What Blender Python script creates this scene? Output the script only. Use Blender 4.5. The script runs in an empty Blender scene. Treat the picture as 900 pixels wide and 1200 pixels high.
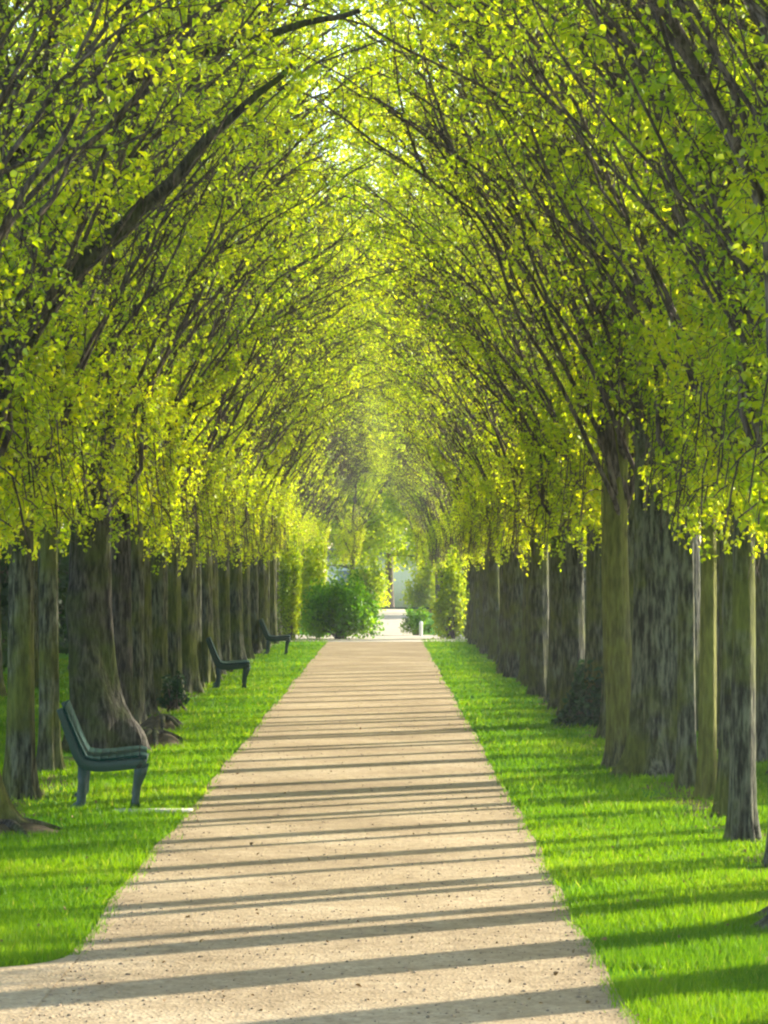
import bpy, math, random
import numpy as np
from mathutils import Vector, Euler

rng = np.random.default_rng(11)
random.seed(11)
C = bpy.context.scene.collection
R = math.radians
SC = bpy.context.scene

# ------------------------------------------------------------------ helpers
class MB:
    """collects vertices and faces, builds ONE mesh object"""
    def __init__(s):
        s.v = []; s.f = []; s.n = 0; s.t = []
    def add(s, verts, faces, tint=None):
        verts = np.asarray(verts, float); faces = np.asarray(faces, int)
        s.v.append(verts); s.f.append(faces + s.n); s.n += len(verts)
        s.t.append(np.full(len(faces), 0.5) if tint is None else np.broadcast_to(np.asarray(tint, float), (len(faces),)))
    def tube(s, pts, rad, sides=6, cap=True, tint=None):
        pts = np.asarray(pts, float); rad = np.asarray(rad, float); n = len(pts)
        tan = np.gradient(pts, axis=0)
        tan /= np.linalg.norm(tan, axis=1)[:, None] + 1e-9
        ref = np.array([0, 0, 1.0]) if abs(tan.mean(0)[2]) < 0.8 else np.array([1.0, 0, 0])
        a = np.cross(tan, ref); a /= np.linalg.norm(a, axis=1)[:, None] + 1e-9
        b = np.cross(tan, a)
        th = np.linspace(0, 2 * np.pi, sides, endpoint=False)
        ring = (pts[:, None, :] + rad[:, None, None] * (np.cos(th)[None, :, None] * a[:, None, :] + np.sin(th)[None, :, None] * b[:, None, :]))
        v = ring.reshape(-1, 3)
        i = np.arange(n - 1)[:, None] * sides; j = np.arange(sides)[None, :]; k = (j + 1) % sides
        f = np.stack([i + j, i + k, i + k + sides, i + j + sides], -1).reshape(-1, 4)
        s.add(v, f, tint)
    def box(s, c, size, rot=None):
        x, y, z = [q / 2 for q in size]
        v = np.array([[-x,-y,-z],[x,-y,-z],[x,y,-z],[-x,y,-z],[-x,-y,z],[x,-y,z],[x,y,z],[-x,y,z]])
        if rot is not None:
            m = np.array(Euler(rot).to_matrix()); v = v @ m.T
        f = [[0,3,2,1],[4,5,6,7],[0,1,5,4],[1,2,6,5],[2,3,7,6],[3,0,4,7]]
        s.add(v + np.asarray(c, float), f)
    def mesh(s, name, mat, smooth=False):
        me = bpy.data.meshes.new(name)
        v = np.concatenate(s.v)
        sizes = np.concatenate([np.full(len(f), f.shape[1]) for f in s.f])
        loops = np.concatenate([f.ravel() for f in s.f])
        me.vertices.add(len(v)); me.vertices.foreach_set('co', v.ravel())
        me.loops.add(len(loops)); me.loops.foreach_set('vertex_index', loops.astype(np.int32))
        me.polygons.add(len(sizes))
        st = np.concatenate([[0], np.cumsum(sizes)[:-1]])
        me.polygons.foreach_set('loop_start', st.astype(np.int32))
        at = me.attributes.new('tint', 'FLOAT', 'FACE')
        at.data.foreach_set('value', np.concatenate(s.t).astype(np.float32))
        me.update(calc_edges=True)
        me.validate()
        if smooth:
            me.polygons.foreach_set('use_smooth', np.ones(len(me.polygons), bool))
        me.materials.append(mat)
        return me
    def build(s, name, mat, parent=None, smooth=False):
        return link(name, s.mesh(name, mat, smooth), parent)

def link(name, me, parent=None):
    o = bpy.data.objects.new(name, me); C.objects.link(o)
    if parent: o.parent = parent
    return o

def tag(o, label=None, cat=None, group=None, kind=None):
    if label: o['label'] = label
    if cat: o['category'] = cat
    if group: o['group'] = group
    if kind: o['kind'] = kind
    return o

def thing(name, loc, label, cat, group=None, rz=0):
    o = bpy.data.objects.new(name, None); C.objects.link(o)
    o.location = loc; o.rotation_euler = (0, 0, rz); o.empty_display_size = .3
    return tag(o, label, cat, group)

def bez(p0, p1, p2, p3, n):
    t = np.linspace(0, 1, n)[:, None]
    p0, p1, p2, p3 = [np.asarray(p, float) for p in (p0, p1, p2, p3)]
    return (1-t)**3*p0 + 3*(1-t)**2*t*p1 + 3*(1-t)*t*t*p2 + t**3*p3

def vnoise(x, y, seed=0):
    """smooth 2-d value noise in numpy"""
    xi = np.floor(x).astype(int); yi = np.floor(y).astype(int)
    fx = x - xi; fy = y - yi
    fx = fx*fx*(3-2*fx); fy = fy*fy*(3-2*fy)
    def h(a, b):
        n = (a * 374761393 + b * 668265263 + seed * 1442695) & 0x7fffffff
        n = ((n ^ (n >> 13)) * 1274126177) & 0x7fffffff
        return ((n ^ (n >> 16)) & 0xffff) / 65535.0
    return (h(xi, yi)*(1-fx) + h(xi+1, yi)*fx)*(1-fy) + (h(xi, yi+1)*(1-fx) + h(xi+1, yi+1)*fx)*fy

# ------------------------------------------------------------------ materials
def mat_new(name):
    m = bpy.data.materials.new(name); m.use_nodes = True
    nt = m.node_tree; nt.nodes.clear()
    return m, nt, nt.nodes.new('ShaderNodeOutputMaterial')
def N(nt, kind, **kw):
    n = nt.nodes.new(kind)
    for k, v in kw.items():
        if k in n.inputs: n.inputs[k].default_value = v
        else: setattr(n, k, v)
    return n
def ramp(nt, stops):
    r = nt.nodes.new('ShaderNodeValToRGB')
    e = r.color_ramp.elements
    while len(e) < len(stops): e.new(.5)
    for q, (p, c) in zip(e, stops):
        q.position = p; q.color = (*c, 1)
    return r

def leaf_mat(name, stops, tr_gain=1.0, mix=.5, gloss=.03):
    m, nt, out = mat_new(name)
    L = nt.links
    at = N(nt, 'ShaderNodeAttribute', attribute_name='tint')
    oi = N(nt, 'ShaderNodeObjectInfo')
    ad = N(nt, 'ShaderNodeMath', operation='MULTIPLY_ADD')
    ad.inputs[1].default_value = .22; ad.inputs[2].default_value = -.11
    L.new(oi.outputs['Random'], ad.inputs[0])
    sm = N(nt, 'ShaderNodeMath', operation='ADD')
    L.new(at.outputs['Fac'], sm.inputs[0]); L.new(ad.outputs[0], sm.inputs[1])
    r = ramp(nt, stops); L.new(sm.outputs[0], r.inputs[0])
    d = N(nt, 'ShaderNodeBsdfDiffuse'); t = N(nt, 'ShaderNodeBsdfTranslucent')
    L.new(r.outputs[0], d.inputs[0])
    hs = N(nt, 'ShaderNodeHueSaturation', Saturation=1.05, Value=tr_gain); hs.inputs['Hue'].default_value = .488
    L.new(r.outputs[0], hs.inputs['Color']); L.new(hs.outputs[0], t.inputs[0])
    mx = N(nt, 'ShaderNodeMixShader'); mx.inputs[0].default_value = mix
    L.new(d.outputs[0], mx.inputs[1]); L.new(t.outputs[0], mx.inputs[2])
    g = N(nt, 'ShaderNodeBsdfGlossy', Roughness=.45); g.inputs[0].default_value = (1, 1, 1, 1)
    m2 = N(nt, 'ShaderNodeMixShader'); m2.inputs[0].default_value = gloss
    L.new(mx.outputs[0], m2.inputs[1]); L.new(g.outputs[0], m2.inputs[2])
    L.new(m2.outputs[0], out.inputs[0])
    return m

M = {}
M['lime_leaf'] = leaf_mat('lime_leaf', [(0, (.115, .24, .003)), (.35, (.285, .415, .003)), (.7, (.44, .53, .003)), (1, (.56, .58, .004))], 1.6, .62)
M['shrub_leaf'] = leaf_mat('shrub_leaf', [(0, (.05, .16, .005)), (.5, (.12, .32, .006)), (1, (.24, .44, .01))], 1.3, .5)
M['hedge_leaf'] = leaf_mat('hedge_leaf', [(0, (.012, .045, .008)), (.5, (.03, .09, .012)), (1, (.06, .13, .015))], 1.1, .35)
M['far_leaf'] = leaf_mat('far_leaf', [(0, (.12, .22, .006)), (.5, (.28, .4, .006)), (1, (.45, .52, .01))], 1.4, .55)
M['grass'] = leaf_mat('grass', [(0, (.05, .155, .003)), (.5, (.12, .265, .003)), (.85, (.21, .35, .005)), (1, (.35, .37, .055))], 1.25, .5, .008)
M['ivy_leaf'] = leaf_mat('ivy_leaf', [(0, (.008, .04, .012)), (1, (.03, .1, .02))], 1.0, .2)

def bark_mat(name, dark, light, moss, moss_lo, moss_hi):
    m, nt, out = mat_new(name); L = nt.links
    tc = N(nt, 'ShaderNodeTexCoord'); oi = N(nt, 'ShaderNodeObjectInfo')
    off = N(nt, 'ShaderNodeVectorMath', operation='ADD')
    sc = N(nt, 'ShaderNodeVectorMath', operation='SCALE'); sc.inputs['Scale'].default_value = 37
    cb = N(nt, 'ShaderNodeCombineXYZ')
    for k in range(3): L.new(oi.outputs['Random'], cb.inputs[k])
    L.new(cb.outputs[0], sc.inputs[0]); L.new(tc.outputs['Object'], off.inputs[0]); L.new(sc.outputs[0], off.inputs[1])
    mp = N(nt, 'ShaderNodeMapping'); mp.inputs['Scale'].default_value = (1, 1, .18)
    L.new(off.outputs[0], mp.inputs[0])
    n1 = N(nt, 'ShaderNodeTexNoise', Scale=26.0, Detail=8.0, Roughness=.62); L.new(mp.outputs[0], n1.inputs['Vector'])
    n2 = N(nt, 'ShaderNodeTexNoise', Scale=1.6, Detail=5.0, Roughness=.6); L.new(off.outputs[0], n2.inputs['Vector'])
    r1 = ramp(nt, [(.4, dark), (.5, tuple((a_ + b_) * .45 for a_, b_ in zip(dark, light))), (.6, light)]); L.new(n1.outputs[0], r1.inputs[0])
    # moss and algae in patches
    r2 = ramp(nt, [(moss_lo, (0, 0, 0)), (moss_hi, (1, 1, 1))]); L.new(n2.outputs[0], r2.inputs[0])
    rm = ramp(nt, [(.35, tuple(c * .45 for c in moss)), (.65, moss)]); L.new(n1.outputs[0], rm.inputs[0])
    mx = N(nt, 'ShaderNodeMixRGB'); L.new(r2.outputs[0], mx.inputs[0]); L.new(r1.outputs[0], mx.inputs[1]); L.new(rm.outputs[0], mx.inputs[2])
    p = N(nt, 'ShaderNodeBsdfPrincipled', Roughness=.9)
    p.inputs['Specular IOR Level'].default_value = .15
    L.new(mx.outputs[0], p.inputs['Base Color'])
    bp = N(nt, 'ShaderNodeBump', Strength=1.0, Distance=.05); L.new(n1.outputs[0], bp.inputs['Height']); L.new(bp.outputs[0], p.inputs['Normal'])
    L.new(p.outputs[0], out.inputs[0])
    return m
M['bark'] = bark_mat('bark', (.022, .024, .016), (.165, .165, .11), (.14, .155, .03), .42, .6)
M['bark_brown'] = bark_mat('bark_brown', (.022, .02, .016), (.125, .11, .088), (.1, .12, .03), .48, .66)
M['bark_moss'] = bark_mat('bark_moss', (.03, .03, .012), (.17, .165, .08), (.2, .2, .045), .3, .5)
M['branch'] = bark_mat('branch', (.05, .038, .03), (.2, .155, .125), (.08, .085, .03), .55, .75)

def simple(name, col, rough=.6, bump=0, scale=40, var=.25, spec=.3, coat=0):
    m, nt, out = mat_new(name); L = nt.links
    tc = N(nt, 'ShaderNodeTexCoord')
    n = N(nt, 'ShaderNodeTexNoise', Scale=scale, Detail=6.0, Roughness=.6); L.new(tc.outputs['Object'], n.inputs['Vector'])
    r = ramp(nt, [(.3, tuple(c * (1 - var) for c in col)), (.7, tuple(min(1, c * (1 + var)) for c in col))]); L.new(n.outputs[0], r.inputs[0])
    p = N(nt, 'ShaderNodeBsdfPrincipled', Roughness=rough); p.inputs['Specular IOR Level'].default_value = spec
    L.new(r.outputs[0], p.inputs['Base Color'])
    if bump:
        b = N(nt, 'ShaderNodeBump', Strength=.6, Distance=bump); L.new(n.outputs[0], b.inputs['Height']); L.new(b.outputs[0], p.inputs['Normal'])
    L.new(p.outputs[0], out.inputs[0])
    return m
M['green_iron'] = simple('green_iron', (.003, .036, .026), .45, .002, 60, .3, .5)
M['green_slat'] = simple('green_slat', (.003, .032, .026), .75, .003, 30, .35, .1)
M['stucco'] = simple('stucco', (.75, .72, .66), .85, .01, 6, .08)
M['white_paint'] = simple('white_paint', (.8, .8, .8), .5, 0, 6, .05)
M['roof_slate'] = simple('roof_slate', (.12, .12, .14), .6, .02, 8, .2)
M['glass_dark'] = simple('glass_dark', (.2, .24, .28), .1, 0, 6, .1, .6)
M['slab'] = simple('slab', (.42, .4, .34), .9, .01, 25, .2)
M['rail_green'] = simple('rail_green', (.015, .05, .035), .5, 0, 20, .2)
M['humus'] = simple('humus', (.1, .078, .045), .95, .04, 14, .5, .1)

# ground under the grass: short turf with bare soil showing at the tree line
def ground_mat():
    m, nt, out = mat_new('turf'); L = nt.links
    tc = N(nt, 'ShaderNodeTexCoord')
    n1 = N(nt, 'ShaderNodeTexNoise', Scale=1.1, Detail=6.0, Roughness=.6); L.new(tc.outputs['Object'], n1.inputs['Vector'])
    n2 = N(nt, 'ShaderNodeTexNoise', Scale=45.0, Detail=5.0, Roughness=.7); L.new(tc.outputs['Object'], n2.inputs['Vector'])
    r1 = ramp(nt, [(.3, (.05, .15, .008)), (.55, (.08, .25, .006)), (.75, (.13, .3, .01))]); L.new(n2.outputs[0], r1.inputs[0])
    rs = ramp(nt, [(.3, (.07, .045, .022)), (.7, (.2, .14, .075))]); L.new(n2.outputs[0], rs.inputs[0])
    r2 = ramp(nt, [(.6, (0, 0, 0)), (.68, (.8, .8, .8))]); L.new(n1.outputs[0], r2.inputs[0])
    # bare earth along the two tree lines
    sx = N(nt, 'ShaderNodeSeparateXYZ'); L.new(tc.outputs['Object'], sx.inputs[0])
    masks = []
    for x0 in (2.6, -3.1):
        a_ = N(nt, 'ShaderNodeMath', operation='SUBTRACT'); a_.inputs[1].default_value = x0; L.new(sx.outputs['X'], a_.inputs[0])
        b_ = N(nt, 'ShaderNodeMath', operation='ABSOLUTE'); L.new(a_.outputs[0], b_.inputs[0]); masks.append(b_)
    mn = N(nt, 'ShaderNodeMath', operation='MINIMUM'); L.new(masks[0].outputs[0], mn.inputs[0]); L.new(masks[1].outputs[0], mn.inputs[1])
    sc_ = N(nt, 'ShaderNodeMath', operation='MULTIPLY_ADD'); sc_.inputs[1].default_value = -.55; L.new(mn.outputs[0], sc_.inputs[0]); L.new(n1.outputs[0], sc_.inputs[2])
    rr_ = ramp(nt, [(.3, (0, 0, 0)), (.42, (.9, .9, .9))]); L.new(sc_.outputs[0], rr_.inputs[0])
    mxm = N(nt, 'ShaderNodeMath', operation='MAXIMUM'); L.new(r2.outputs[0], mxm.inputs[0]); L.new(rr_.outputs[0], mxm.inputs[1])
    mx = N(nt, 'ShaderNodeMixRGB'); L.new(mxm.outputs[0], mx.inputs[0]); L.new(r1.outputs[0], mx.inputs[1]); L.new(rs.outputs[0], mx.inputs[2])
    p = N(nt, 'ShaderNodeBsdfPrincipled', Roughness=.95); p.inputs['Specular IOR Level'].default_value = .05
    L.new(mx.outputs[0], p.inputs['Base Color'])
    b = N(nt, 'ShaderNodeBump', Strength=.8, Distance=.03); L.new(n2.outputs[0], b.inputs['Height']); L.new(b.outputs[0], p.inputs['Normal'])
    L.new(p.outputs[0], out.inputs[0])
    return m
M['turf'] = ground_mat()

def gravel_mat(name, a, b, c):
    m, nt, out = mat_new(name); L = nt.links
    tc = N(nt, 'ShaderNodeTexCoord')
    n0 = N(nt, 'ShaderNodeTexNoise', Scale=.7, Detail=4.0, Roughness=.6); L.new(tc.outputs['Object'], n0.inputs['Vector'])
    n1 = N(nt, 'ShaderNodeTexNoise', Scale=9.0, Detail=8.0, Roughness=.7); L.new(tc.outputs['Object'], n1.inputs['Vector'])
    vo = N(nt, 'ShaderNodeTexVoronoi', Scale=55.0); L.new(tc.outputs['Object'], vo.inputs['Vector'])
    r = ramp(nt, [(.34, a), (.5, b), (.66, c)])
    ad = N(nt, 'ShaderNodeMath', operation='MULTIPLY_ADD'); ad.inputs[1].default_value = .45
    L.new(n1.outputs[0], ad.inputs[0])
    a2 = N(nt, 'ShaderNodeMath', operation='MULTIPLY'); a2.inputs[1].default_value = .55; L.new(n0.outputs[0], a2.inputs[0])
    L.new(a2.outputs[0], ad.inputs[2]); L.new(ad.outputs[0], r.inputs[0])
    # dark pebbles and crumbs
    sv = N(nt, 'ShaderNodeSeparateColor'); L.new(vo.outputs['Color'], sv.inputs[0])
    rv = ramp(nt, [(.0, (.5, .46, .42)), (.16, (1, 1, 1)), (.85, (1, 1, 1)), (1, (1.3, 1.3, 1.3))]); L.new(sv.outputs[0], rv.inputs[0])
    mx = N(nt, 'ShaderNodeMixRGB', blend_type='MULTIPLY'); mx.inputs[0].default_value = .75
    L.new(r.outputs[0], mx.inputs[1]); L.new(rv.outputs[0], mx.inputs[2])
    p = N(nt, 'ShaderNodeBsdfPrincipled', Roughness=.95); p.inputs['Specular IOR Level'].default_value = .1
    L.new(mx.outputs[0], p.inputs['Base Color'])
    hm = N(nt, 'ShaderNodeMath', operation='ADD'); L.new(n1.outputs[0], hm.inputs[0]); L.new(vo.outputs['Distance'], hm.inputs[1])
    bp = N(nt, 'ShaderNodeBump', Strength=.35, Distance=.015); L.new(hm.outputs[0], bp.inputs['Height']); L.new(bp.outputs[0], p.inputs['Normal'])
    L.new(p.outputs[0], out.inputs[0])
    return m
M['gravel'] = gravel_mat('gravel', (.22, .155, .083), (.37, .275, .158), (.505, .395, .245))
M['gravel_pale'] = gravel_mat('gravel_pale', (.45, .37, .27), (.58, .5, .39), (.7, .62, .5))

# ------------------------------------------------------------------ setting
CAM_H = 1.9
HAZE = .0004
PX_L, PX_R = -1.56, 1.06           # path edges
END = 86.5

g = MB(); S = 300
g.add([[-S, -60, 0], [S, -60, 0], [S, 500, 0], [-S, 500, 0]], [[0, 1, 2, 3]])
tag(g.build('ground', M['turf']), kind='structure')

def left_edge(y):
    return PX_L + .018 * math.sin(y * .55) + .014 * math.sin(y * 1.9 + 1)
def right_edge(y):
    return PX_R + .015 * math.sin(y * .5 + 2) + .012 * math.sin(y * 2.1)
ys = np.concatenate([np.arange(-6, 30, .25), np.arange(30, END + .1, 1.0)])
p = MB(); v = []
for y in ys: v += [[left_edge(y), y, .012], [right_edge(y), y, .012]]
f = [[2*i, 2*i+1, 2*i+3, 2*i+2] for i in range(len(ys) - 1)]
p.add(v, f)
tag(p.build('path', M['gravel']), kind='structure')
# side path that leaves to the left in the foreground, with a rounded corner
q = MB(); ring = []
Yt = 15.0
rad = .55
ring += [[left_edge(8) + .05, 8.0], [left_edge(12) + .05, 12], [left_edge(15.6) + .06, Yt + rad]]
for a in np.linspace(0, 90, 9):
    ring.append([PX_L - rad + rad * math.cos(R(a)) , Yt + rad - rad * math.sin(R(a))])
for x in np.arange(-2.4, -14, -.4): ring.append([x, Yt + .04 * math.sin(x * 3)])
ring += [[-14, 11.2], [-2.4, 11.2], [PX_L - .4, 11.0], [PX_L - .05, 10.4], [PX_L - .05, 8]]
import bmesh
bm = bmesh.new()
bm.faces.new([bm.verts.new((x, y, .016)) for x, y in ring])
bmesh.ops.triangulate(bm, faces=bm.faces[:])
bmesh.ops.recalc_face_normals(bm, faces=bm.faces[:])
me = bpy.data.meshes.new('side_path'); bm.to_mesh(me); bm.free(); me.materials.append(M['gravel'])
tag(link('side_path', me), kind='structure')
# open sunlit cross path beyond the end of the avenue
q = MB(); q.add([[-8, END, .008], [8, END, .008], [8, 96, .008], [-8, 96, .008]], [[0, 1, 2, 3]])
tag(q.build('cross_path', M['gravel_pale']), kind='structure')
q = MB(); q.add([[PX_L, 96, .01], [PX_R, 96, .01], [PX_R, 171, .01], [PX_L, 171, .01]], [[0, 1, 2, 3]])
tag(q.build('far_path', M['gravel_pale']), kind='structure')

# ------------------------------------------------------------------ lime trees
HALF = 2.8
VU = np.array([-9, .1, .25, .45, 1.0, 1.6, 2.45, 2.8, 3.4, 9])
VZ = np.array([1.9, 1.9, 2.2, 3.5, 4.85, 5.5, 6.05, 6.22, 6.4, 6.4])
def vault(u): return np.interp(u, VU, VZ)

LEAF_V = np.array([[0, 0, 0], [.36, .22, .13], [.31, .62, .17], [0, 1.15, -.12], [-.31, .62, .17], [-.36, .22, .13]])
LEAF_F = np.array([[0, 1, 2, 3], [0, 3, 4, 5]])
def scatter_leaves(mb, pos, size, tint, rg, droop=.5):
    n = len(pos)
    d = rg.normal(size=(n, 3)); d[:, 2] -= droop
    d /= np.linalg.norm(d, axis=1)[:, None]
    nr = rg.normal(size=(n, 3)); nr[:, 2] += .5
    a = np.cross(d, nr); a /= np.linalg.norm(a, axis=1)[:, None] + 1e-9
    c = np.cross(a, d)
    s = np.asarray(size)[:, None, None]
    a = a * rg.uniform(.65, 1.15, (n, 1)); c = c * rg.uniform(.3, 1.9, (n, 1))
    v = pos[:, None, :] + s * (LEAF_V[None, :, 0:1] * a[:, None, :] + LEAF_V[None, :, 1:2] * d[:, None, :] + LEAF_V[None, :, 2:3] * c[:, None, :])
    f = (np.arange(n)[:, None, None] * 6 + LEAF_F[None]).reshape(-1, 4)
    mb.add(v.reshape(-1, 3), f, np.repeat(tint, 2))

def unit(v): return v / (np.linalg.norm(v) + 1e-9)

def make_crown(seed, shoots=40, zs=(2.3, 4.4), mult=1.0):
    """branch mesh and leaf mesh of one pleached lime; +x points to the path"""
    rg = np.random.default_rng(seed)
    br = MB(); lf = MB()
    P = []; SZ = []; T = []
    limbs = []
    top = rg.uniform(8.0, 9.0)
    # leader
    w = rg.normal(0, .12, (3, 2))
    limbs.append((bez((0, 0, 2.6), (w[0,0], w[0,1], 4.2), (.2 + w[1,0], w[1,1], 6), (.35 + w[2,0], w[2,1], top), 12), .075, 1.0))
    # inner limbs sweeping into the vault
    for k in (0, 1, 3, 4, 5, 7, 8, 9, 10):
        z0 = 2.35 + k * .26 + rg.uniform(-.1, .1)
        ye = rg.uniform(-1.3, 1.3)
        xe = rg.uniform(2.2, 3.5)
        up_ = [0, .25, .1, .6, 1.0, 1.4, .45, 1.9, 2.3, 2.8, 3.2][k] + rg.uniform(-.1, .35)
        ze = vault(xe) + .12 + up_
        x1 = rg.uniform(.25, .6)
        p1 = (x1, ye * .25, max(z0 + .9, vault(x1) + .35))
        x2 = xe * rg.uniform(.42, .58)
        p2 = (x2, ye * rg.uniform(.4, .8), vault(x2) + .62 + up_ * .95)
        limbs.append((bez((0, 0, z0), p1, p2, (xe, ye, ze), 16), rg.uniform(.018, .034), 1.0))
    # outer limbs
    for k in range(3):
        z0 = 2.5 + k * .5
        ye = rg.uniform(-1.2, 1.2); xe = rg.uniform(-1.5, -.7); ze = rg.uniform(4.2, 7.8)
        limbs.append((bez((0, 0, z0), (xe * .5, ye * .3, z0 + .7), (xe * .9, ye * .7, ze - .9), (xe, ye, ze), 11), rg.uniform(.03, .042), 1.0))
    # along the row
    for sgn in (-1, 1):
        for k in range(2):
            z0 = rg.uniform(2.4, 3.4)
            limbs.append((bez((0, 0, z0), (.1, sgn * .4, z0 + .6), (.15, sgn * .9, z0 + 1.1), (.2 + rg.uniform(-.3, .5), sgn * 1.4, z0 + 1.7), 9), .035, 1.0))
    # low drooping shoots that make the curtain along the row
    for k in range(shoots):
        a = rg.uniform(0, 2 * np.pi); z0 = rg.uniform(*zs); L_ = rg.uniform(.55, 1.25)
        dx, dy = math.cos(a) * L_, math.sin(a) * L_ * 1.15
        if dx > .42: dx = .42
        ze = rg.uniform(zs[0] - .15, zs[0] + 1.2)
        limbs.append((bez((0, 0, z0), (dx * .4, dy * .4, z0 + .25), (dx * .85, dy * .85, z0 + .1), (dx, dy, min(ze, z0)), 7), .008, .55))
    # forks: each bough divides once or twice
    for pts, r0, lenf in list(limbs):
        if r0 < .0175: continue
        n = len(pts)
        for q in range(int(rg.integers(1, 4))):
            i = int(rg.integers(int(n * .3), int(n * .8)))
            tg = unit(pts[i + 1] - pts[i]); pr = unit(np.cross(tg, rg.normal(size=3)))
            d = unit(tg * 1.0 + pr * rg.uniform(.4, .75)); L_ = rg.uniform(.8, 1.9)
            e = pts[i] + d * L_ + np.array([0, 0, rg.uniform(-.15, .3)])
            if e[2] < vault(e[0]): e[2] = vault(e[0]) + .05
            limbs.append((bez(pts[i], pts[i] + tg * L_ * .35, pts[i] + d * L_ * .7, e, 9), r0 * .55, .8))
    ph = rg.uniform(0, 50, 2)
    for pts, r0, lenf in limbs:
        n = len(pts)
        pts = pts.copy()
        jit = rg.normal(0, .085 if r0 > .0175 else .018, (n, 3)); jit[0] = 0
        jit[1:-1] = (jit[:-2] + jit[1:-1] * 1.5 + jit[2:]) / 2.6
        pts[1:] += jit[1:]
        rr = np.linspace(r0, max(.007, r0 * .16), n) * rg.uniform(.88, 1.14, n)
        br.tube(pts, rr, 7 if r0 > .025 else 4)
        seg = np.linalg.norm(np.diff(pts, axis=0), axis=1); cum = np.concatenate([[0], np.cumsum(seg)]); total = cum[-1]
        s = total * (.16 if lenf == 1 else .22)
        while s < total:
            c0 = np.array([np.interp(s, cum, pts[:, k]) for k in range(3)])
            i = min(n - 2, np.searchsorted(cum, s) - 1)
            tg = unit(pts[i + 1] - pts[i])
            pr = unit(np.cross(tg, rg.normal(size=3)))
            dirn = unit(tg * rg.uniform(.5, 1.0) + pr * .85 + np.array([0, 0, .12]))
            ln = rg.uniform(.35, 1.05) * min(lenf, .9) * (1.1 - .45 * s / total)
            m_ = 5
            tt = np.linspace(0, 1, m_)[:, None]
            bend = np.array([0, 0, rg.uniform(-.3, .25)])
            b = c0 + dirn * ln * tt + bend * ln * tt**2 + rg.normal(0, .025, (m_, 3)) * tt
            e_ = b[-1]
            if e_[2] > vault(e_[0]) - .25 and e_[2] > 1.9:
                br.tube(b, np.linspace(min(.009, r0 * .4), .003, m_), 3)
                lowc = e_[2] < 3.9 and -.9 < e_[0] < .9
                # leafy clumps and bare twiggy gaps
                nz = vnoise(np.array([e_[0] * 1.25 + ph[0] + e_[1] * .6]), np.array([e_[2] * 1.25 + ph[1] - e_[1] * .5]), seed)[0]
                leafy = np.clip((nz - .22) * 3.4, .22, 1.9) * rg.uniform(.5, 1.4)
                if lowc: leafy = max(leafy, .8) * 1.25
                elif e_[0] > 1.3 and e_[2] < vault(e_[0]) + .9: leafy *= .58
                elif e_[0] < -.55: leafy *= .3
                leafy *= max(mult, .85) if lowc else mult
                clump = rg.normal(.35 + .3 * min(nz, 1) + (.12 if lowc else 0), .13)
                q = .12
                while q < 1.0:
                    c1 = np.array([np.interp(q, tt[:, 0], b[:, k]) for k in range(3)])
                    d1 = unit(dirn * .6 + rg.normal(size=3) * .6)
                    l1 = rg.uniform(.14, .4)
                    e1 = c1 + d1 * l1 + np.array([0, 0, -.05 * l1])
                    br.tube(np.array([c1, (c1 + e1) / 2 + rg.normal(0, .014, 3), e1]), [.003, .0025, .002], 3)
                    for _ in range(rg.poisson(7.6 * leafy)):
                        w_ = rg.uniform(.15, 1.1)
                        P.append(c1 + (e1 - c1) * w_ + rg.normal(0, .028, 3)); SZ.append(.03 + .034 * rg.random() ** 1.3); T.append(clump + rg.normal(0, .15))
                    q += rg.uniform(.09, .17) / max(ln, .3)
            s += rg.uniform(.15, .3) * (1 if lenf >= .8 else .7)
    P = np.array(P); SZ = np.array(SZ); T = np.clip(np.array(T), 0, 1)
    low = 1.78 + .56 * vnoise(P[:, 0] * 2.2 + 50, P[:, 1] * 2.2 + 50, seed)
    keep = (P[:, 2] > low) & (P[:, 2] > vault(P[:, 0]) - .3)
    scatter_leaves(lf, P[keep], SZ[keep], T[keep], rg)
    return br.mesh('branches', M['branch'], True), lf.mesh('crown', M['lime_leaf']), int(keep.sum())

NV = 7
VARS = [make_crown(100 + k, mult=(1.35, .6, 1.2, .75, 1.5, .5, 1.05)[k]) for k in range(NV)] + [make_crown(140, 10, (3.5, 4.6)), make_crown(141, 6, (3.5, 4.6), .35)]
print('leaves per crown', [v[2] for v in VARS])

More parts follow.
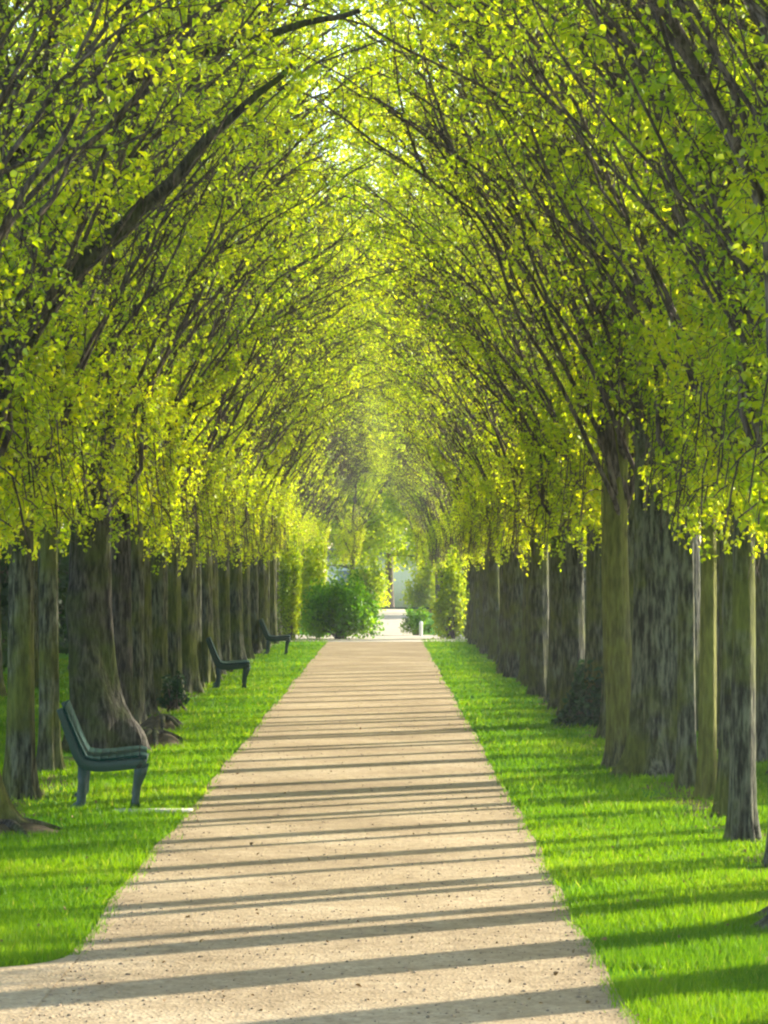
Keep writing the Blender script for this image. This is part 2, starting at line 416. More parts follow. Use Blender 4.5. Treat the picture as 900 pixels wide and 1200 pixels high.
def make_trunk(seed, dia, flare=.3, lobes=5, lean=(0, 0), burls=(), h=3.7, root=.16):
    rg = np.random.default_rng(seed)
    sides = 28
    zs = np.concatenate([np.array([-.06, 0, .03, .07, .12, .18, .26, .36, .5, .68]), np.arange(.9, h + .01, .22)])
    th = np.linspace(0, 2 * np.pi, sides, endpoint=False)
    ph = rg.uniform(0, 6.28, 6)
    V = []
    wob = rg.normal(0, .02, 2)
    for z in zs:
        zz = max(z, 0)
        r = dia / 2 * (1 - .3 * (zz / h) ** 1.1) * (1 + flare * math.exp(-zz / root))
        lob = 1 + (.3 * math.exp(-zz / (root * 1.6)) + .05) * np.cos(lobes * th + ph[0] + .3 * zz) + .05 * np.cos(3 * th + ph[1] + .5 * zz) + .03 * np.cos(9 * th + ph[2] + .2 * np.sin(2 * zz))
        rr = r * lob
        for (ba, bz, bs, bh) in burls:
            da = (th - ba + np.pi) % (2 * np.pi) - np.pi
            rr = rr + bh * np.exp(-(da / .6) ** 2 - ((zz - bz) / bs) ** 2)
        rr = rr + rg.normal(0, dia * .008, sides)
        bow = math.sin(math.pi * min(zz / h, 1)) if h else 0
        cx = lean[0] * zz / h * (1 - zz / h) * 2 + wob[0] * bow; cy = lean[1] * zz / h * (1 - zz / h) * 2 + wob[1] * bow
        V.append(np.stack([cx + rr * np.cos(th), cy + rr * np.sin(th), np.full(sides, z)], 1))
    n = len(zs)
    i = np.arange(n - 1)[:, None] * sides; j = np.arange(sides)[None, :]; k = (j + 1) % sides
    f = np.stack([i + j, i + k, i + k + sides, i + j + sides], -1).reshape(-1, 4)
    mb = MB(); mb.add(np.concatenate(V), f)
    return mb

TREE_N = 0
def lime(x, y, dia, label, group, side, bark='bark', scale=None, zs=None, **kw):
    """side +1: right row (crown reaches to -x)"""
    global TREE_N
    k = TREE_N; TREE_N += 1
    pick = (0, 2, 4, 6) if y < 45 else ((1, 5, 3) if y > END else range(NV))
    rg = np.random.default_rng(900 + k)
    t = thing('lime_tree', (x, y, 0), label, 'tree', group, math.pi if side > 0 else 0)
    br, lf, _ = VARS[NV - 1 + kw.pop('high')] if 'high' in kw else VARS[pick[(k * 3 + (1 if side > 0 else 0)) % len(pick)]]
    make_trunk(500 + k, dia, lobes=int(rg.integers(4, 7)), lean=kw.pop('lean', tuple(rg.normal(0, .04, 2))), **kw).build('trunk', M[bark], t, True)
    my = 1 if rg.random() < .5 else -1
    s = scale or rg.uniform(.88, 1.06)
    # keep the tip of the vault over the middle of the path whatever the trunk's offset
    zr = rg.uniform(.93, 1.1)
    for nm, me_ in (('branches', br), ('crown', lf)):
        o = link(nm, me_, t)
        o.scale = (s, my * s, zs or zr)
    return t

GR, GL = 'lime trees of the right row', 'lime trees of the left row'
near_r = [
    (2.5, 17.0, .40, 'nearest lime of the right row, only its spreading root flare shows at the frame edge', {'flare': 1.5, 'root': .22}),
    (2.72, 18.7, .42, 'lime just outside the right frame edge between the root flare and the thin cut trunk', {}),
    (2.6, 15.2, .5, 'lime outside the right frame edge, nearer than the spreading root flare', {}),
    (2.7, 13.4, .45, 'lime outside the right frame edge, second nearer than the spreading root flare', {}),
    (2.62, 11.7, .5, 'lime outside the right frame edge, closest to the camera', {}),
    (2.6, 20.4, .2, 'thin lime cut by the right frame edge, just past the dark root flare', {}),
    (2.52, 22.2, .175, 'slender pale grey green lime, second whole trunk from the right frame edge', {}),
    (2.66, 24.5, .155, 'very thin lime in the right row just behind the slender pale grey green one', {}),
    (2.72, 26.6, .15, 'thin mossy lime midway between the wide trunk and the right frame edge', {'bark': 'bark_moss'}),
    (2.68, 27.9, .17, 'thin lime standing directly right of the widest trunk in the right row', {}),
    (2.53, 29.4, .56, 'widest grey furrowed lime trunk of the right row', {'flare': .45, 'high': 1}),
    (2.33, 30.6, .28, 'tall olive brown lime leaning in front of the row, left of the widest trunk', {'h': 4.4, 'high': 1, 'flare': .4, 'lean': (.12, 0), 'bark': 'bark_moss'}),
    (2.66, 33.2, .30, 'lime hidden behind the tall olive brown trunk in the right row', {}),
    (2.62, 36.2, .26, 'lime between the tall olive brown trunk and the ivy covered one', {}),
    (2.66, 39.3, .36, 'lime with dark ivy wrapped round its foot in the right row', {'flare': .9}),
]
near_l = [
    (-3.12, 19.6, .34, 'nearest lime of the left row, boughs entering at the upper left corner', {}),
    (-3.08, 23.1, .46, 'stout lime at the left frame edge with a dark root flare in pale soil', {'flare': 1.0, 'root': .2}),
    (-3.06, 26.6, .235, 'straight grey green lime behind the nearest bench, leftmost whole trunk', {}),
    (-3.18, 30.0, .2, 'thin lime between the straight grey green trunk and the gnarled brown one', {}),
    (-3.02, 33.6, .5, 'gnarled brown lime with burls and a bulging foot behind the nearest bench', {'flare': .55, 'root': .25, 'bark': 'bark_brown', 'lean': (-.25, 0), 'burls': [(5.2, .45, .3, .13), (4.4, .95, .22, .1), (5.9, .2, .2, .12), (3.9, 1.5, .2, .07)]}),
    (-3.08, 36.4, .36, 'dark brown lime just behind the gnarled burled trunk', {'bark': 'bark_brown'}),
    (-3.12, 39.2, .26, 'lime in the left row in front of the small leafy sprout bush', {}),
    (-3.2, 42.0, .27, 'lime in the left row standing over the small leafy sprout bush', {}),
    (-3.22, 44.6, .28, 'lime in the left row just beyond the small leafy sprout bush', {}),
]
ORD = ['first', 'second', 'third', 'fourth', 'fifth', 'sixth', 'seventh', 'eighth', 'ninth', 'tenth', 'eleventh', 'twelfth', 'thirteenth', 'fourteenth', 'fifteenth', 'sixteenth', 'seventeenth', 'eighteenth', 'nineteenth', 'twentieth', 'twenty-first', 'twenty-second', 'twenty-third', 'twenty-fourth', 'twenty-fifth', 'twenty-sixth', 'twenty-seventh', 'twenty-eighth', 'twenty-ninth', 'thirtieth']
for x, y, d_, lab, kw in near_r: lime(x, y, d_, lab, GR, 1, **kw)
for x, y, d_, lab, kw in near_l: lime(x, y, d_, lab, GL, -1, **kw)
y = 41.8; k = 0
while y < END - 1:
    lime(2.52 + rng.normal(0, .07), y, rng.uniform(.26, .4), f'{ORD[k]} lime beyond the ivy footed trunk in the right row', GR, 1)
    k += 1; y += rng.uniform(1.85, 2.35)
BENCH_Y = [25.2, 51.3, 72.6]
y = 47.2; cnt = 0; cur = 0
while y < END - 1:
    b = 0 if y < BENCH_Y[1] - .5 else (1 if y < BENCH_Y[2] else 2)
    if b != cur: cur = b; cnt = 0
    ref = ['the small sprout bush in the left row, short of the middle bench', 'the middle bench in the left row', 'the farthest bench in the left row'][b]
    lime(-3.12 + rng.normal(0, .06), y, rng.uniform(.22, .36), f'{ORD[cnt]} lime past {ref}', GL, -1)
    cnt += 1; y += rng.uniform(1.9, 2.5)

y = 87.5; k = 0
while y < 150:
    for sd, nm in ((1, 'right'), (-1, 'left')):
        lime(2.54 if sd > 0 else -3.1, y + rng.normal(0, .2), rng.uniform(.24, .34), f'{ORD[k]} lime past the end of the sandy path on the {nm} side', 'lime trees beyond the end of the path', sd)
    k += 1; y += rng.uniform(2.6, 3.2)
lime(-1.5, 152.5, .3, 'lime closing the far end of the avenue, left of the pale gap', 'lime trees beyond the end of the path', -1)
lime(2.0, 153.5, .3, 'lime closing the far end of the avenue, right of the pale gap', 'lime trees beyond the end of the path', 1)
y = 12.4; k = 0
while y < 46:
    lime(3.75 + rng.normal(0, .1), y, rng.uniform(.24, .34), f'{ORD[k]} sparse lime from the near end of the line behind the right row', 'sparse limes behind the right row', 1, scale=.72, zs=1.0, high=2)
    k += 1; y += rng.uniform(1.6, 2.2)
y = 24.0; k = 0
while y < END - 4:
    lime(-5.9 + rng.normal(0, .15), y, rng.uniform(.26, .4), f'{ORD[k]} lime counted from the near end of the outer left row, behind the front trunks', 'lime trees of the outer left row', -1, zs=1.6, h=5.6)
    k += 1; y += rng.uniform(3.0, 3.8)
# heavy boughs of the stout lime at the left frame edge
st = [o for o in C.objects if o.get('label', '').startswith('stout lime')][0]
for pts, r0 in (([(0, 0, 2.6), (.2, 0, 3.2), (.42, .05, 3.6), (.86, .1, 4.2), (1.23, .15, 4.5), (1.86, .3, 5.2), (2.4, .5, 5.7)], .13),
                ([(0, 0, 3.0), (.05, .1, 4.2), (.3, .1, 4.95), (1.0, .2, 5.5), (2.17, .4, 5.9), (2.9, .5, 6.1)], .085),
                ([(0, 0, 3.0), (.1, -.1, 4.0), (.12, -.2, 5.5), (.3, -.3, 7.2)], .14)):
    m = MB(); pts = np.array(pts, float); t = np.linspace(0, len(pts) - 1, 28)
    ker = np.array([.25, .5, .25]); pp = np.stack([np.interp(t, np.arange(len(pts)), pts[:, q]) for q in range(3)], 1)
    for _ in range(4): pp[1:-1] = (pp[:-2] + 2 * pp[1:-1] + pp[2:]) / 4
    pp[1:-1] += rng.normal(0, .012, (26, 3))
    m.tube(pp, np.linspace(r0, .02, 28), 9); m.build('bough', M['bark_brown'], st, True)

# ------------------------------------------------------------------ leafy things made of a skeleton and leaves
def bush(name, loc, rx, ry, h, n, size, leaf, label, cat, seed, group=None, z0=.05):
    rg = np.random.default_rng(seed)
    t = thing(name, loc, label, cat, group)
    st = MB(); lf = MB(); P = []; T = []
    ns = max(12, int(n / 160))
    for k in range(ns):
        a = rg.uniform(0, 6.283); e = rg.uniform(.1, 1)
        tip = np.array([math.cos(a) * rx * math.sqrt(e) , math.sin(a) * ry * math.sqrt(e), z0 + h * (1 - .75 * e ** 1.5) * rg.uniform(.65, 1.05)])
        b = bez((rg.normal(0, .06), rg.normal(0, .06), 0), (tip[0] * .2, tip[1] * .2, tip[2] * .4), (tip[0] * .8, tip[1] * .8, tip[2] * .8), tip, 8)
        st.tube(b, np.linspace(.018, .004, 8), 4)
        cl = rg.normal(.5, .22); m_ = int(n / ns)
        w = rg.uniform(.25, 1.05, m_) ** .7
        pp = np.stack([np.interp(w, np.linspace(0, 1, 8), b[:, q]) for q in range(3)], 1) + rg.normal(0, 1, (m_, 3)) * np.array([rx, ry, h]) * .11
        P.append(pp); T.append(np.clip(cl + rg.normal(0, .15, m_), 0, 1))
    P = np.concatenate(P); T = np.concatenate(T); keep = P[:, 2] > .02
    scatter_leaves(lf, P[keep], rg.uniform(.7, 1.3, keep.sum()) * size, T[keep], rg)
    st.build('stems', M['branch'], t, True); lf.build('foliage', leaf, t)
    return t

bush('sprout_bush', (-2.86, 43.1, 0), .2, .26, .5, 420, .055, M['ivy_leaf'], 'small leafy sprout bush at the foot of the left trunks', 'bush', 1)
bush('shrub', (-1.25, 90.2, 0), 1.15, 1.1, 1.75, 9000, .09, M['shrub_leaf'], 'rounded deep green shrub left of where the path ends', 'shrub', 2)
bush('shrub', (1.9, 90.0, 0), .5, .9, 2.3, 5000, .085, M['far_leaf'], 'loose yellow green shrub right of where the path ends', 'shrub', 3)
bush('shrub', (-2.62, 88.4, 0), .36, .6, 3.0, 5500, .07, M['far_leaf'], 'narrow upright yellow green shrub at the far end of the left row', 'shrub', 4)
bush('shrub', (1.0, 95.4, 0), .45, .45, .85, 1800, .06, M['shrub_leaf'], 'low dark shrub beside the white bollard', 'shrub', 5)

bush('shrub', (-2.1, 98, 0), .75, .8, 2.9, 5000, .09, M['far_leaf'], 'taller yellow green shrub standing behind the rounded deep green one', 'shrub', 8)
bush('shrub', (-.75, 150, 0), 1.1, 1.0, 2.6, 5000, .11, M['far_leaf'], 'far rounded shrub left of the bright gap in front of the garden house', 'shrub', 6)
bush('shrub', (2.2, 148, 0), 1.2, 1.0, 2.8, 5000, .11, M['far_leaf'], 'far rounded shrub right of the bright gap in front of the garden house', 'shrub', 7)
# ivy round the foot of one right-hand trunk
rg = np.random.default_rng(77); iv = MB()
n = 1900
a = rg.uniform(0, 6.283, n); z = rg.beta(1.1, 2.2, n) * .85
r = .2 + .42 * np.exp(-z / .22) * rg.uniform(.5, 1, n) + rg.uniform(0, .07, n)
scatter_leaves(iv, np.stack([r * np.cos(a), r * np.sin(a), z + .02], 1), rg.uniform(.05, .09, n), rg.uniform(0, 1, n), rg, .8)
o = iv.build('ivy_plant', M['ivy_leaf']); o.location = (2.66, 39.3, 0)
tag(o, 'dark ivy climbing the foot of a right row trunk', 'ivy')

# earth mound with surface roots by the gnarled trunk
def mound(loc, rx, ry, h, label, seed):
    rg = np.random.default_rng(seed); mb = MB(); nr, ns_ = 9, 30; V = []
    for i in range(nr + 1):
        q = i / nr
        for j in range(ns_):
            t = 2 * math.pi * j / ns_
            wob = 1 + .18 * math.sin(3 * t + seed) + .1 * math.sin(7 * t)
            hh = h * (1 - q * q) ** 1.2 * (1 + .35 * math.sin(5 * q + 4 * t)) + rg.normal(0, .012) * (1 - q) - .03 * q
            V.append((rx * q * wob * math.cos(t), ry * q * wob * math.sin(t), hh))
    F = [[i*ns_+j, i*ns_+(j+1) % ns_, (i+1)*ns_+(j+1) % ns_, (i+1)*ns_+j] for i in range(nr) for j in range(ns_)]
    mb.add(V, F)
    t_ = thing('earth_mound', loc, label, 'earth mound')
    mb.build('soil', M['humus'], t_, True)
    rt = MB()
    for k in range(6):
        aa = rg.uniform(0, 6.28); bb = aa + rg.normal(0, .5)
        p0 = np.array([math.cos(aa) * rx * .1, math.sin(aa) * ry * .1, h * 1.0]); p3 = np.array([math.cos(bb) * rx * .95, math.sin(bb) * ry * .95, -.02])
        rt.tube(bez(p0, p0 + (p3 - p0) * .3 + [0, 0, .05], p0 + (p3 - p0) * .7 + [0, 0, h * .35], p3, 9), np.linspace(.045, .015, 9), 6)
    rt.build('roots', M['bark_brown'], t_, True)
mound((-2.6, 35.4, 0), .42, 1.5, .11, 'low brown earth mound with roots beside the gnarled trunk', 3)
mound((-2.72, 38.6, 0), .3, 1.1, .13, 'smaller brown earth mound with roots beyond the gnarled trunk', 5)
mound((-2.75, 23.0, 0), .5, .75, .07, 'pale bare soil patch round the trunk at the left frame edge', 8)

# ------------------------------------------------------------------ benches
def make_bench():
    t = thing('park_bench', (0, 0, 0), 'x', 'bench', 'green benches along the left grass verge')
    L_ = 1.4
    back = bez((.06, 0, .40), (.0, 0, .50), (-.06, 0, .66), (-.12, 0, .81), 9)
    seat = bez((.06, 0, .40), (.16, 0, .355), (.36, 0, .40), (.50, 0, .405), 9)
    nose = bez((.50, 0, .405), (.545, 0, .40), (.56, 0, .375), (.55, 0, .33), 5)
    prof = np.concatenate([back[::-1], seat[1:], nose[1:]])
    def band(pts, th0, th1, y0, y1):
        tg = np.gradient(pts, axis=0); tg /= np.linalg.norm(tg, axis=1)[:, None]
        nm = np.stack([-tg[:, 2], tg[:, 0] * 0, tg[:, 0]], 1)
        th = np.interp(np.linspace(0, 1, len(pts)), [0, .45, 1], [th0, th1, th1])[:, None]
        up = pts; dn = pts - nm * th
        v = np.concatenate([up + [0, y0, 0], dn + [0, y0, 0], up + [0, y1, 0], dn + [0, y1, 0]]); n = len(pts)
        i = np.arange(n - 1)
        f = np.concatenate([np.stack([i, i+1, i+1+n, i+n], 1), np.stack([i+2*n, i+3*n, i+3*n+1, i+2*n+1], 1), np.stack([i, i+2*n, i+2*n+1, i+1], 1), np.stack([i+n, i+n+1, i+3*n+1, i+3*n], 1)])
        f = np.concatenate([f, [[0, n, 3*n, 2*n], [n-1, 3*n-1, 4*n-1, 2*n-1]]])
        return v, f
    def leg_bar(pts, w, y0, y1):
        pts = np.asarray(pts, float); w = np.asarray(w)[:, None] / 2; n = len(pts)
        l = pts - np.array([1, 0, 0]) * w; r = pts + np.array([1, 0, 0]) * w
        v = np.concatenate([l + [0, y0, 0], r + [0, y0, 0], l + [0, y1, 0], r + [0, y1, 0]])
        i = np.arange(n - 1)
        f = np.concatenate([np.stack([i, i+n, i+n+1, i+1], 1), np.stack([i+2*n, i+2*n+1, i+3*n+1, i+3*n], 1), np.stack([i, i+1, i+1+2*n, i+2*n], 1), np.stack([i+n, i+3*n, i+3*n+1, i+n+1], 1), [[0, 2*n, 3*n, n], [n-1, 2*n-1, 4*n-1, 3*n-1]]])
        return v, f
    for yy in (-L_/2, L_/2 - .05):
        m = MB(); m.add(*band(prof, .05, .085, yy, yy + .05)); o = m.build('side_frame', M['green_iron'], t)
        bv = o.modifiers.new('b', 'BEVEL'); bv.width = .008; bv.segments = 2
        m = MB(); m.add(*leg_bar([(.045, 0, .36), (.04, 0, .2), (.03, 0, .06), (.0, 0, .02), (-.01, 0, 0)], [.085, .075, .075, .12, .13], yy + .002, yy + .048)); m.build('leg', M['green_iron'], t)
        m = MB(); m.add(*leg_bar([(.515, 0, .36), (.50, 0, .28), (.475, 0, .18), (.46, 0, .06), (.46, 0, 0)], [.11, .1, .065, .06, .085], yy + .003, yy + .047)); m.build('leg', M['green_iron'], t)
    def slats(curve, n, name, w):
        m = MB(); seg = np.linalg.norm(np.diff(curve, axis=0), axis=1); cum = np.concatenate([[0], np.cumsum(seg)])
        for k in range(n):
            s = cum[-1] * (k + .5) / n
            c = np.array([np.interp(s, cum, curve[:, q]) for q in range(3)])
            i = min(len(curve) - 2, np.searchsorted(cum, s) - 1); d = curve[i+1] - curve[i]
            an = math.atan2(d[2], d[0]); nm = np.array([-math.sin(an), 0, math.cos(an)])
            if nm[0] < 0 and name == 'backrest': nm = -nm
            if nm[2] < 0 and name == 'seat': nm = -nm
            m.box(c + nm * .013, (w, L_ + .03, .024), (0, -an, 0))
        o = m.build(name, M['green_slat'], t); bv = o.modifiers.new('b', 'BEVEL'); bv.width = .005; bv.segments = 2
    slats(back, 7, 'backrest', .064)
    slats(np.concatenate([seat, nose[1:3]]), 8, 'seat', .063)
    return t
b0 = make_bench()
spots = [(-2.5, 25.9, 'nearest dark green slatted bench, before the gnarled brown trunk', .075),
         (-2.78, 52.3, 'middle dark green slatted bench on the left verge', .05),
         (-2.74, 73.6, 'farthest and smallest looking dark green slatted bench on the left verge', .02)]
for i, (x, y, lab, rz) in enumerate(spots):
    if i == 0: b = b0
    else:
        b = b0.copy(); C.objects.link(b)
        for ch in b0.children:
            c = ch.copy(); C.objects.link(c); c.parent = b
    b.location = (x, y, .012); b.rotation_euler = (0, 0, rz); b['label'] = lab
# worn pale strip of paving between the bench and the path
m = MB(); m.box((-1.83, 25.0, .006), (.62, .2, .04)); tag(m.build('paving_strip', M['slab']), kind='structure')

# ------------------------------------------------------------------ hedges that close the view between the trunks
def hedge(name, x, y0, y1, w, h, n, label):
    rg = np.random.default_rng(int(abs(x) * 10 + y0)); t = thing(name, (x, (y0 + y1) / 2, 0), label, 'hedge')
    L_ = y1 - y0
    core = MB(); core.box((0, 0, h / 2 - .1), (w - .3, L_ - .3, h - .2)); core.build('core', M['humus'], t)
    lf = MB()
    k = rg.random(n); P = np.zeros((n, 3))
    s = np.where(rg.random(n) < .5, -1, 1)
    P[:, 1] = rg.uniform(-L_/2, L_/2, n)
    side = k < .75
    P[:, 0] = np.where(side, s * (w / 2 + rg.normal(0, .07, n)), rg.uniform(-w/2, w/2, n))
    P[:, 2] = np.where(side, rg.uniform(.03, h, n), h + rg.normal(0, .07, n))
    scatter_leaves(lf, P, rg.uniform(.12, .26, n), np.clip(vnoise(P[:, 1] * .8, P[:, 2] * 1.2 + 9) + rg.normal(0, .15, n), 0, 1), rg)
    lf.build('foliage', M['hedge_leaf'], t)
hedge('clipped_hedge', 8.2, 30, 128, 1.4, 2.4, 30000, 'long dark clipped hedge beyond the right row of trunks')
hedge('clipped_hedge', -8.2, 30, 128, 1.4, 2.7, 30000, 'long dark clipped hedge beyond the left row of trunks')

# ------------------------------------------------------------------ beyond the end of the avenue
def big_tree_meshes(seed, H, Wd, n, size):
    rg = np.random.default_rng(seed); st = MB(); lf = MB(); P = []; T = []
    st.tube(bez((0, 0, -.1), (.1, 0, H * .2), (-.1, .1, H * .5), (0, 0, H * .85), 14), np.linspace(.32, .05, 14) * H / 12, 10)
    for k in range(46):
        z0 = H * rg.uniform(.2, .75); a = rg.uniform(0, 6.283); L_ = Wd * rg.uniform(.6, 1.0) * (1 - .5 * (z0 / H - .1))
        e = np.array([math.cos(a) * L_, math.sin(a) * L_, z0 + H * rg.uniform(.02, .25)])
        b = bez((0, 0, z0), (e[0] * .3, e[1] * .3, z0 + H * .05), (e[0] * .7, e[1] * .7, e[2]), e, 8)
        st.tube(b, np.linspace(.07, .012, 8), 5)
        for q in range(9):
            c = b[rg.integers(2, 8)] + rg.normal(0, Wd * .11, 3); m_ = n // (46 * 9); cl = rg.normal(.5, .2)
            P.append(c + rg.normal(0, Wd * .09, (m_, 3))); T.append(np.clip(cl + rg.normal(0, .13, m_), 0, 1))
    P = np.concatenate(P); T = np.concatenate(T); k = (P[:, 2] > H * .2) | (np.hypot(P[:, 0], P[:, 1]) < .4)
    scatter_leaves(lf, P[k], rg.uniform(.7, 1.3, k.sum()) * size, T[k], rg)
    return st.mesh('trunk', M['branch'], True), lf.mesh('crown', M['far_leaf'])
BT = [big_tree_meshes(31, 11, 3.6, 14000, .17), big_tree_meshes(32, 13, 4.2, 16000, .18)]
bg = [(-1.6, 157, .7, 'tree on the left in front of the pale garden house'), (2.0, 160, .75, 'tree on the right in front of the pale garden house'), (.3, 168, .95, 'tree leaning over the middle of the pale garden house front'),
      (-4.0, 184, 1.35, 'tall tree behind the pale garden house, left of its roof ridge'), (4.5, 185, 1.3, 'tall tree behind the pale garden house, right of its roof ridge'),
      (-12, 138, 1.2, 'far tree beyond the left clipped hedge end'), (12, 140, 1.2, 'far tree beyond the right clipped hedge end'),
      (-20, 145, 1.3, 'outermost far tree on the left beyond the hedge'), (21, 152, 1.3, 'outermost far tree on the right beyond the hedge'),
      (0.6, 196, 1.6, 'tallest far tree, straight above the end of the path')]
for i, (x, y, s, lab) in enumerate(bg):
    t = thing('broadleaf_tree', (x, y, 0), lab, 'tree', 'broad trees beyond the end of the avenue', i * 1.3)
    for nm, me_ in zip(('trunk', 'crown'), BT[i % 2]):
        o = link(nm, me_, t); o.scale = (s, s, s)

# pale garden house
t = thing('garden_house', (.4, 172, 0), 'pale stucco garden house with grey roof at the end of the view', 'house')
m = MB(); m.box((0, 2, 1.4), (7, 4, 2.8)); m.build('wall', M['stucco'], t)
m = MB()
m.add([[-3.8, -.3, 2.8], [3.8, -.3, 2.8], [3.8, 4.3, 2.8], [-3.8, 4.3, 2.8], [-2.2, 2, 4.3], [2.2, 2, 4.3]], [[0, 1, 5, 4], [2, 3, 4, 5]])
m.add([[-3.8, -.3, 2.8], [-3.8, 4.3, 2.8], [-2.2, 2, 4.3], [3.8, 4.3, 2.8], [3.8, -.3, 2.8], [2.2, 2, 4.3]], [[0, 2, 1], [3, 5, 4]])
m.add([[-3.8, -.3, 2.79], [3.8, -.3, 2.79], [3.8, 4.3, 2.79], [-3.8, 4.3, 2.79]], [[3, 2, 1, 0]])
m.build('roof', M['roof_slate'], t)
for x in (-2.6, 2.4):
    m = MB(); m.box((x, -.02, 1.45), (.85, .08, 1.3)); w = m.build('window', M['white_paint'], t)
    m = MB(); m.box((x, -.045, 1.45), (.68, .06, 1.12)); m.build('pane', M['glass_dark'], w)
m = MB(); m.box((-1.5, -.02, 1.05), (.8, .08, 2.1)); m.build('door', M['rail_green'], t)
# dark rail across the view and white bollards
t = thing('barrier_rail', (0.4, 101, 0), 'dark green low rail on posts across the end of the view', 'rail')
m = MB(); m.tube([(-4, 0, .76), (4, 0, .76)], [.03, .03], 8); m.build('rail_bar', M['rail_green'], t)
for x in (-3.6, -1.7, 1.6, 3.6):
    m = MB(); m.tube([(x, 0, -.05), (x, 0, .82)], [.035, .035], 8); m.build('post', M['rail_green'], t)
for x, lab in ((1.1, 'small white bollard beside the low dark shrub at the end of the path'),):
    m = MB(); m.tube([(0, 0, 0), (0, 0, .34), (0, 0, .4), (0, 0, .44), (0, 0, .46)], [.05, .05, .055, .04, .005], 12)
    o = m.build('bollard', M['white_paint'], None, True); o.location = (x, 94, 0); tag(o, lab, 'bollard')

# ------------------------------------------------------------------ grass
def grass():
    rg = np.random.default_rng(5)
    Y = []; 
    n = 620000
    u = rg.random(n)
    y0, y1 = 12.0, END + 3
    y = 1 / (1 / y0 - u * (1 / y0 - 1 / y1))            # density falls with distance
    half = .135 * y + 1.0
    x = rg.uniform(-1, 1, n) * np.minimum(half, 7)
    le = PX_L + .018 * np.sin(y * .55) + .014 * np.sin(y * 1.9 + 1) + rg.normal(0, .045, n)
    re = PX_R + .015 * np.sin(y * .5 + 2) + .012 * np.sin(y * 2.1) + rg.normal(0, .045, n)
    keep = ((x < le) | (x > re)) & ~((x < -1.2) & (y < Yt + rg.normal(0, .03, n)))
    cx, cy = PX_L - rad, Yt + rad
    cut = (x > cx) & (x < -1.0) & (y < cy) & (np.hypot(x - cx, y - cy) > rad)
    keep &= ~cut
    keep &= ~((x < 0) & (y < 14.9))
    bare = vnoise(x * 1.1 + 40, y * .8, 3) * .6 + vnoise(x * 3.3 + 40, y * 2.4, 4) * .4
    rowd = np.minimum(abs(x - 2.6), abs(x + 3.1))
    thr = .78 - .42 * np.exp(-(rowd / .38) ** 2)
    keep &= (bare < thr) | (rg.random(n) < .25)
    x, y = x[keep], y[keep]; n = len(x)
    h = rg.uniform(.025, .06, n) * (.7 + .7 * vnoise(x * 1.7 + 9, y * 1.7, 6))
    w = np.clip(.0032 * y / 13, .0032, .013)
    a = rg.uniform(0, 6.283, n); l = rg.normal(0, .022, (n, 2))
    b = np.stack([x, y, np.zeros(n)], 1); dx = np.stack([np.cos(a) * w, np.sin(a) * w, np.zeros(n)], 1)
    tip = b + np.stack([l[:, 0], l[:, 1], h], 1)
    v = np.stack([b - dx, b + dx, tip], 1).reshape(-1, 3)
    f = np.arange(n * 3).reshape(-1, 3)
    t = np.clip(.15 + .6 * vnoise(x * .9 + 70, y * .7, 8) + rg.normal(0, .15, n), 0, .95)
    t[rg.random(n) < .012] = 1
    mb = MB(); mb.add(v, f, t)
    tag(mb.build('grass', M['grass']), kind='stuff')
grass()

# ------------------------------------------------------------------ haze
m_, nt_, out_ = mat_new('haze_air')
pv = nt_.nodes.new('ShaderNodeVolumePrincipled'); pv.inputs['Color'].default_value = (.95, .96, .98, 1); pv.inputs['Density'].default_value = HAZE; pv.inputs['Anisotropy'].default_value = .3
nt_.links.new(pv.outputs[0], out_.inputs['Volume'])
m = MB(); m.box((0, 220, 14), (640, 580, 30)); tag(m.build('haze', m_), kind='stuff')

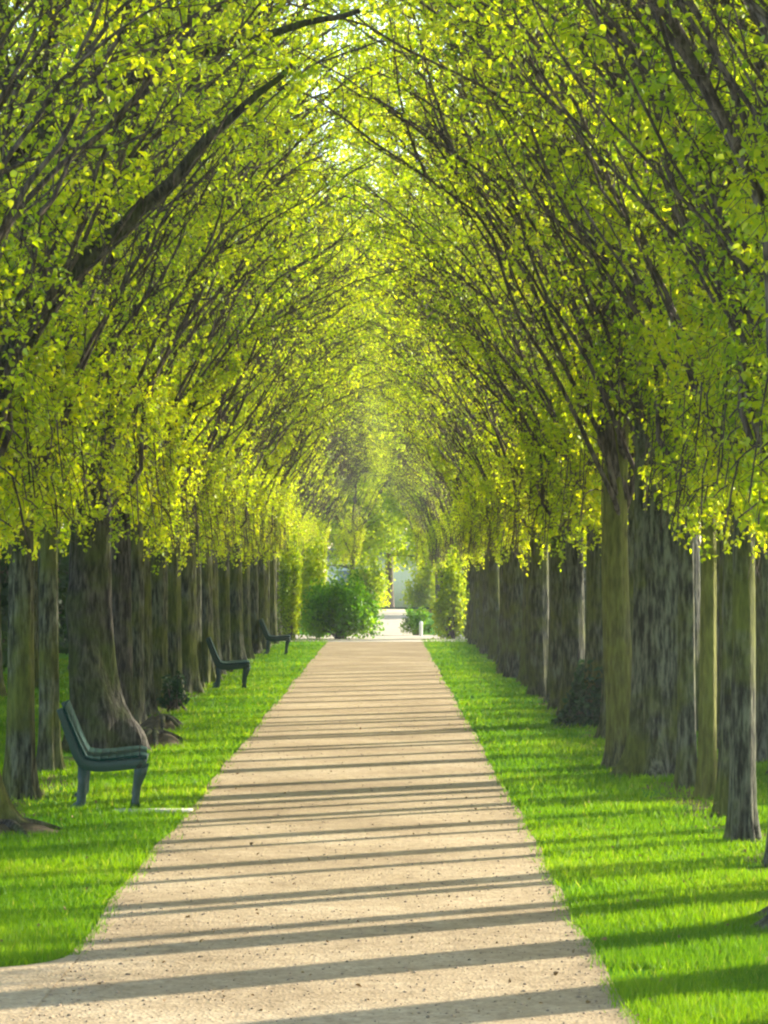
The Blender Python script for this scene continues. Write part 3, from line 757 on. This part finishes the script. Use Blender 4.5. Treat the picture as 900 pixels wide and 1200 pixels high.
def loose_stones():
    rg = np.random.default_rng(15); n = 3600
    u = rg.random(n); y = 1 / (1 / 12.5 - u * (1 / 12.5 - 1 / 60)); x = rg.uniform(PX_L + .02, PX_R - .02, n)
    edge = rg.random(n) < .35
    x = np.where(edge, np.where(rg.random(n) < .5, PX_L + abs(rg.normal(0, .12, n)), PX_R - abs(rg.normal(0, .12, n))), x)
    sz = .004 + .008 * rg.random(n) ** 3
    V0 = np.array([[1,0,0],[0,1,0],[-1,0,0],[0,-1,0],[0,0,.7],[0,0,-.5]], float); F0 = np.array([[0,1,4],[1,2,4],[2,3,4],[3,0,4],[1,0,5],[2,1,5],[3,2,5],[0,3,5]])
    a = rg.uniform(0, 6.28, n); c, s_ = np.cos(a)[:, None], np.sin(a)[:, None]
    vx = V0[None, :, 0] * rg.uniform(.7, 1.4, (n, 1)); vy = V0[None, :, 1] * rg.uniform(.6, 1.1, (n, 1)); vz = np.repeat(V0[None, :, 2], n, 0)
    v = np.stack([(vx * c - vy * s_) * sz[:, None] + x[:, None], (vx * s_ + vy * c) * sz[:, None] + y[:, None], vz * sz[:, None] + .014], -1)
    mb = MB(); mb.add(v.reshape(-1, 3), (np.arange(n)[:, None, None] * 6 + F0).reshape(-1, 3)); tag(mb.build('loose_stones', M['stone']), kind='stuff')
    n = 420; y = 1 / (1 / 12.5 - rg.random(n) * (1 / 12.5 - 1 / 50)); x = rg.uniform(-4.5, 4, n)
    mb = MB(); scatter_leaves(mb, np.stack([x, y, np.where((x < PX_L) | (x > PX_R), .045, .02)], 1), rg.uniform(.014, .03, n), rg.random(n), rg, 0)
    tag(mb.build('fallen_leaves', M['litter']), kind='stuff')
M['stone'] = simple('stone', (.27, .2, .13), .9, 0, 3, .6)
M['litter'] = simple('litter', (.2, .12, .04), .8, 0, 2, .6)
loose_stones()

# ------------------------------------------------------------------ light
AZ, EL = 53, 18.5
w = bpy.data.worlds.new('World'); SC.world = w; w.use_nodes = True
nt = w.node_tree; nt.nodes.clear()
sky = nt.nodes.new('ShaderNodeTexSky'); sky.sky_type = 'NISHITA'; sky.sun_disc = False
sky.sun_elevation = R(EL); sky.sun_rotation = R(AZ)
bgn = nt.nodes.new('ShaderNodeBackground'); bgn.inputs[1].default_value = .15
wo = nt.nodes.new('ShaderNodeOutputWorld')
nt.links.new(sky.outputs[0], bgn.inputs[0]); nt.links.new(bgn.outputs[0], wo.inputs[0])
s = Vector((math.sin(R(AZ)) * math.cos(R(EL)), math.cos(R(AZ)) * math.cos(R(EL)), math.sin(R(EL))))
ld = bpy.data.lights.new('sun', 'SUN'); ld.energy = 4.2; ld.angle = R(1.0); ld.color = (1, .92, .78)
lo = bpy.data.objects.new('sun', ld); C.objects.link(lo); lo.rotation_euler = s.to_track_quat('Z', 'Y').to_euler(); lo.location = (20, 20, 30)

# ------------------------------------------------------------------ camera
cd = bpy.data.cameras.new('camera'); co = bpy.data.objects.new('camera', cd); C.objects.link(co)
cd.sensor_fit = 'HORIZONTAL'; cd.sensor_width = 36; cd.lens = 36 * 3700 / 900
cd.shift_y = 71 / 900
cd.clip_end = 3000
co.location = (0, 0, CAM_H); co.rotation_euler = (R(90), 0, 0)
SC.camera = co
SC.view_settings.view_transform = 'Standard'; SC.view_settings.look = 'None'; SC.view_settings.gamma = 1; SC.view_settings.exposure = 1.98
SC.cycles.max_bounces = 14; SC.cycles.diffuse_bounces = 12; SC.cycles.transmission_bounces = 6
SC.cycles.filter_width = 2.3
SC.cycles.use_denoising = True
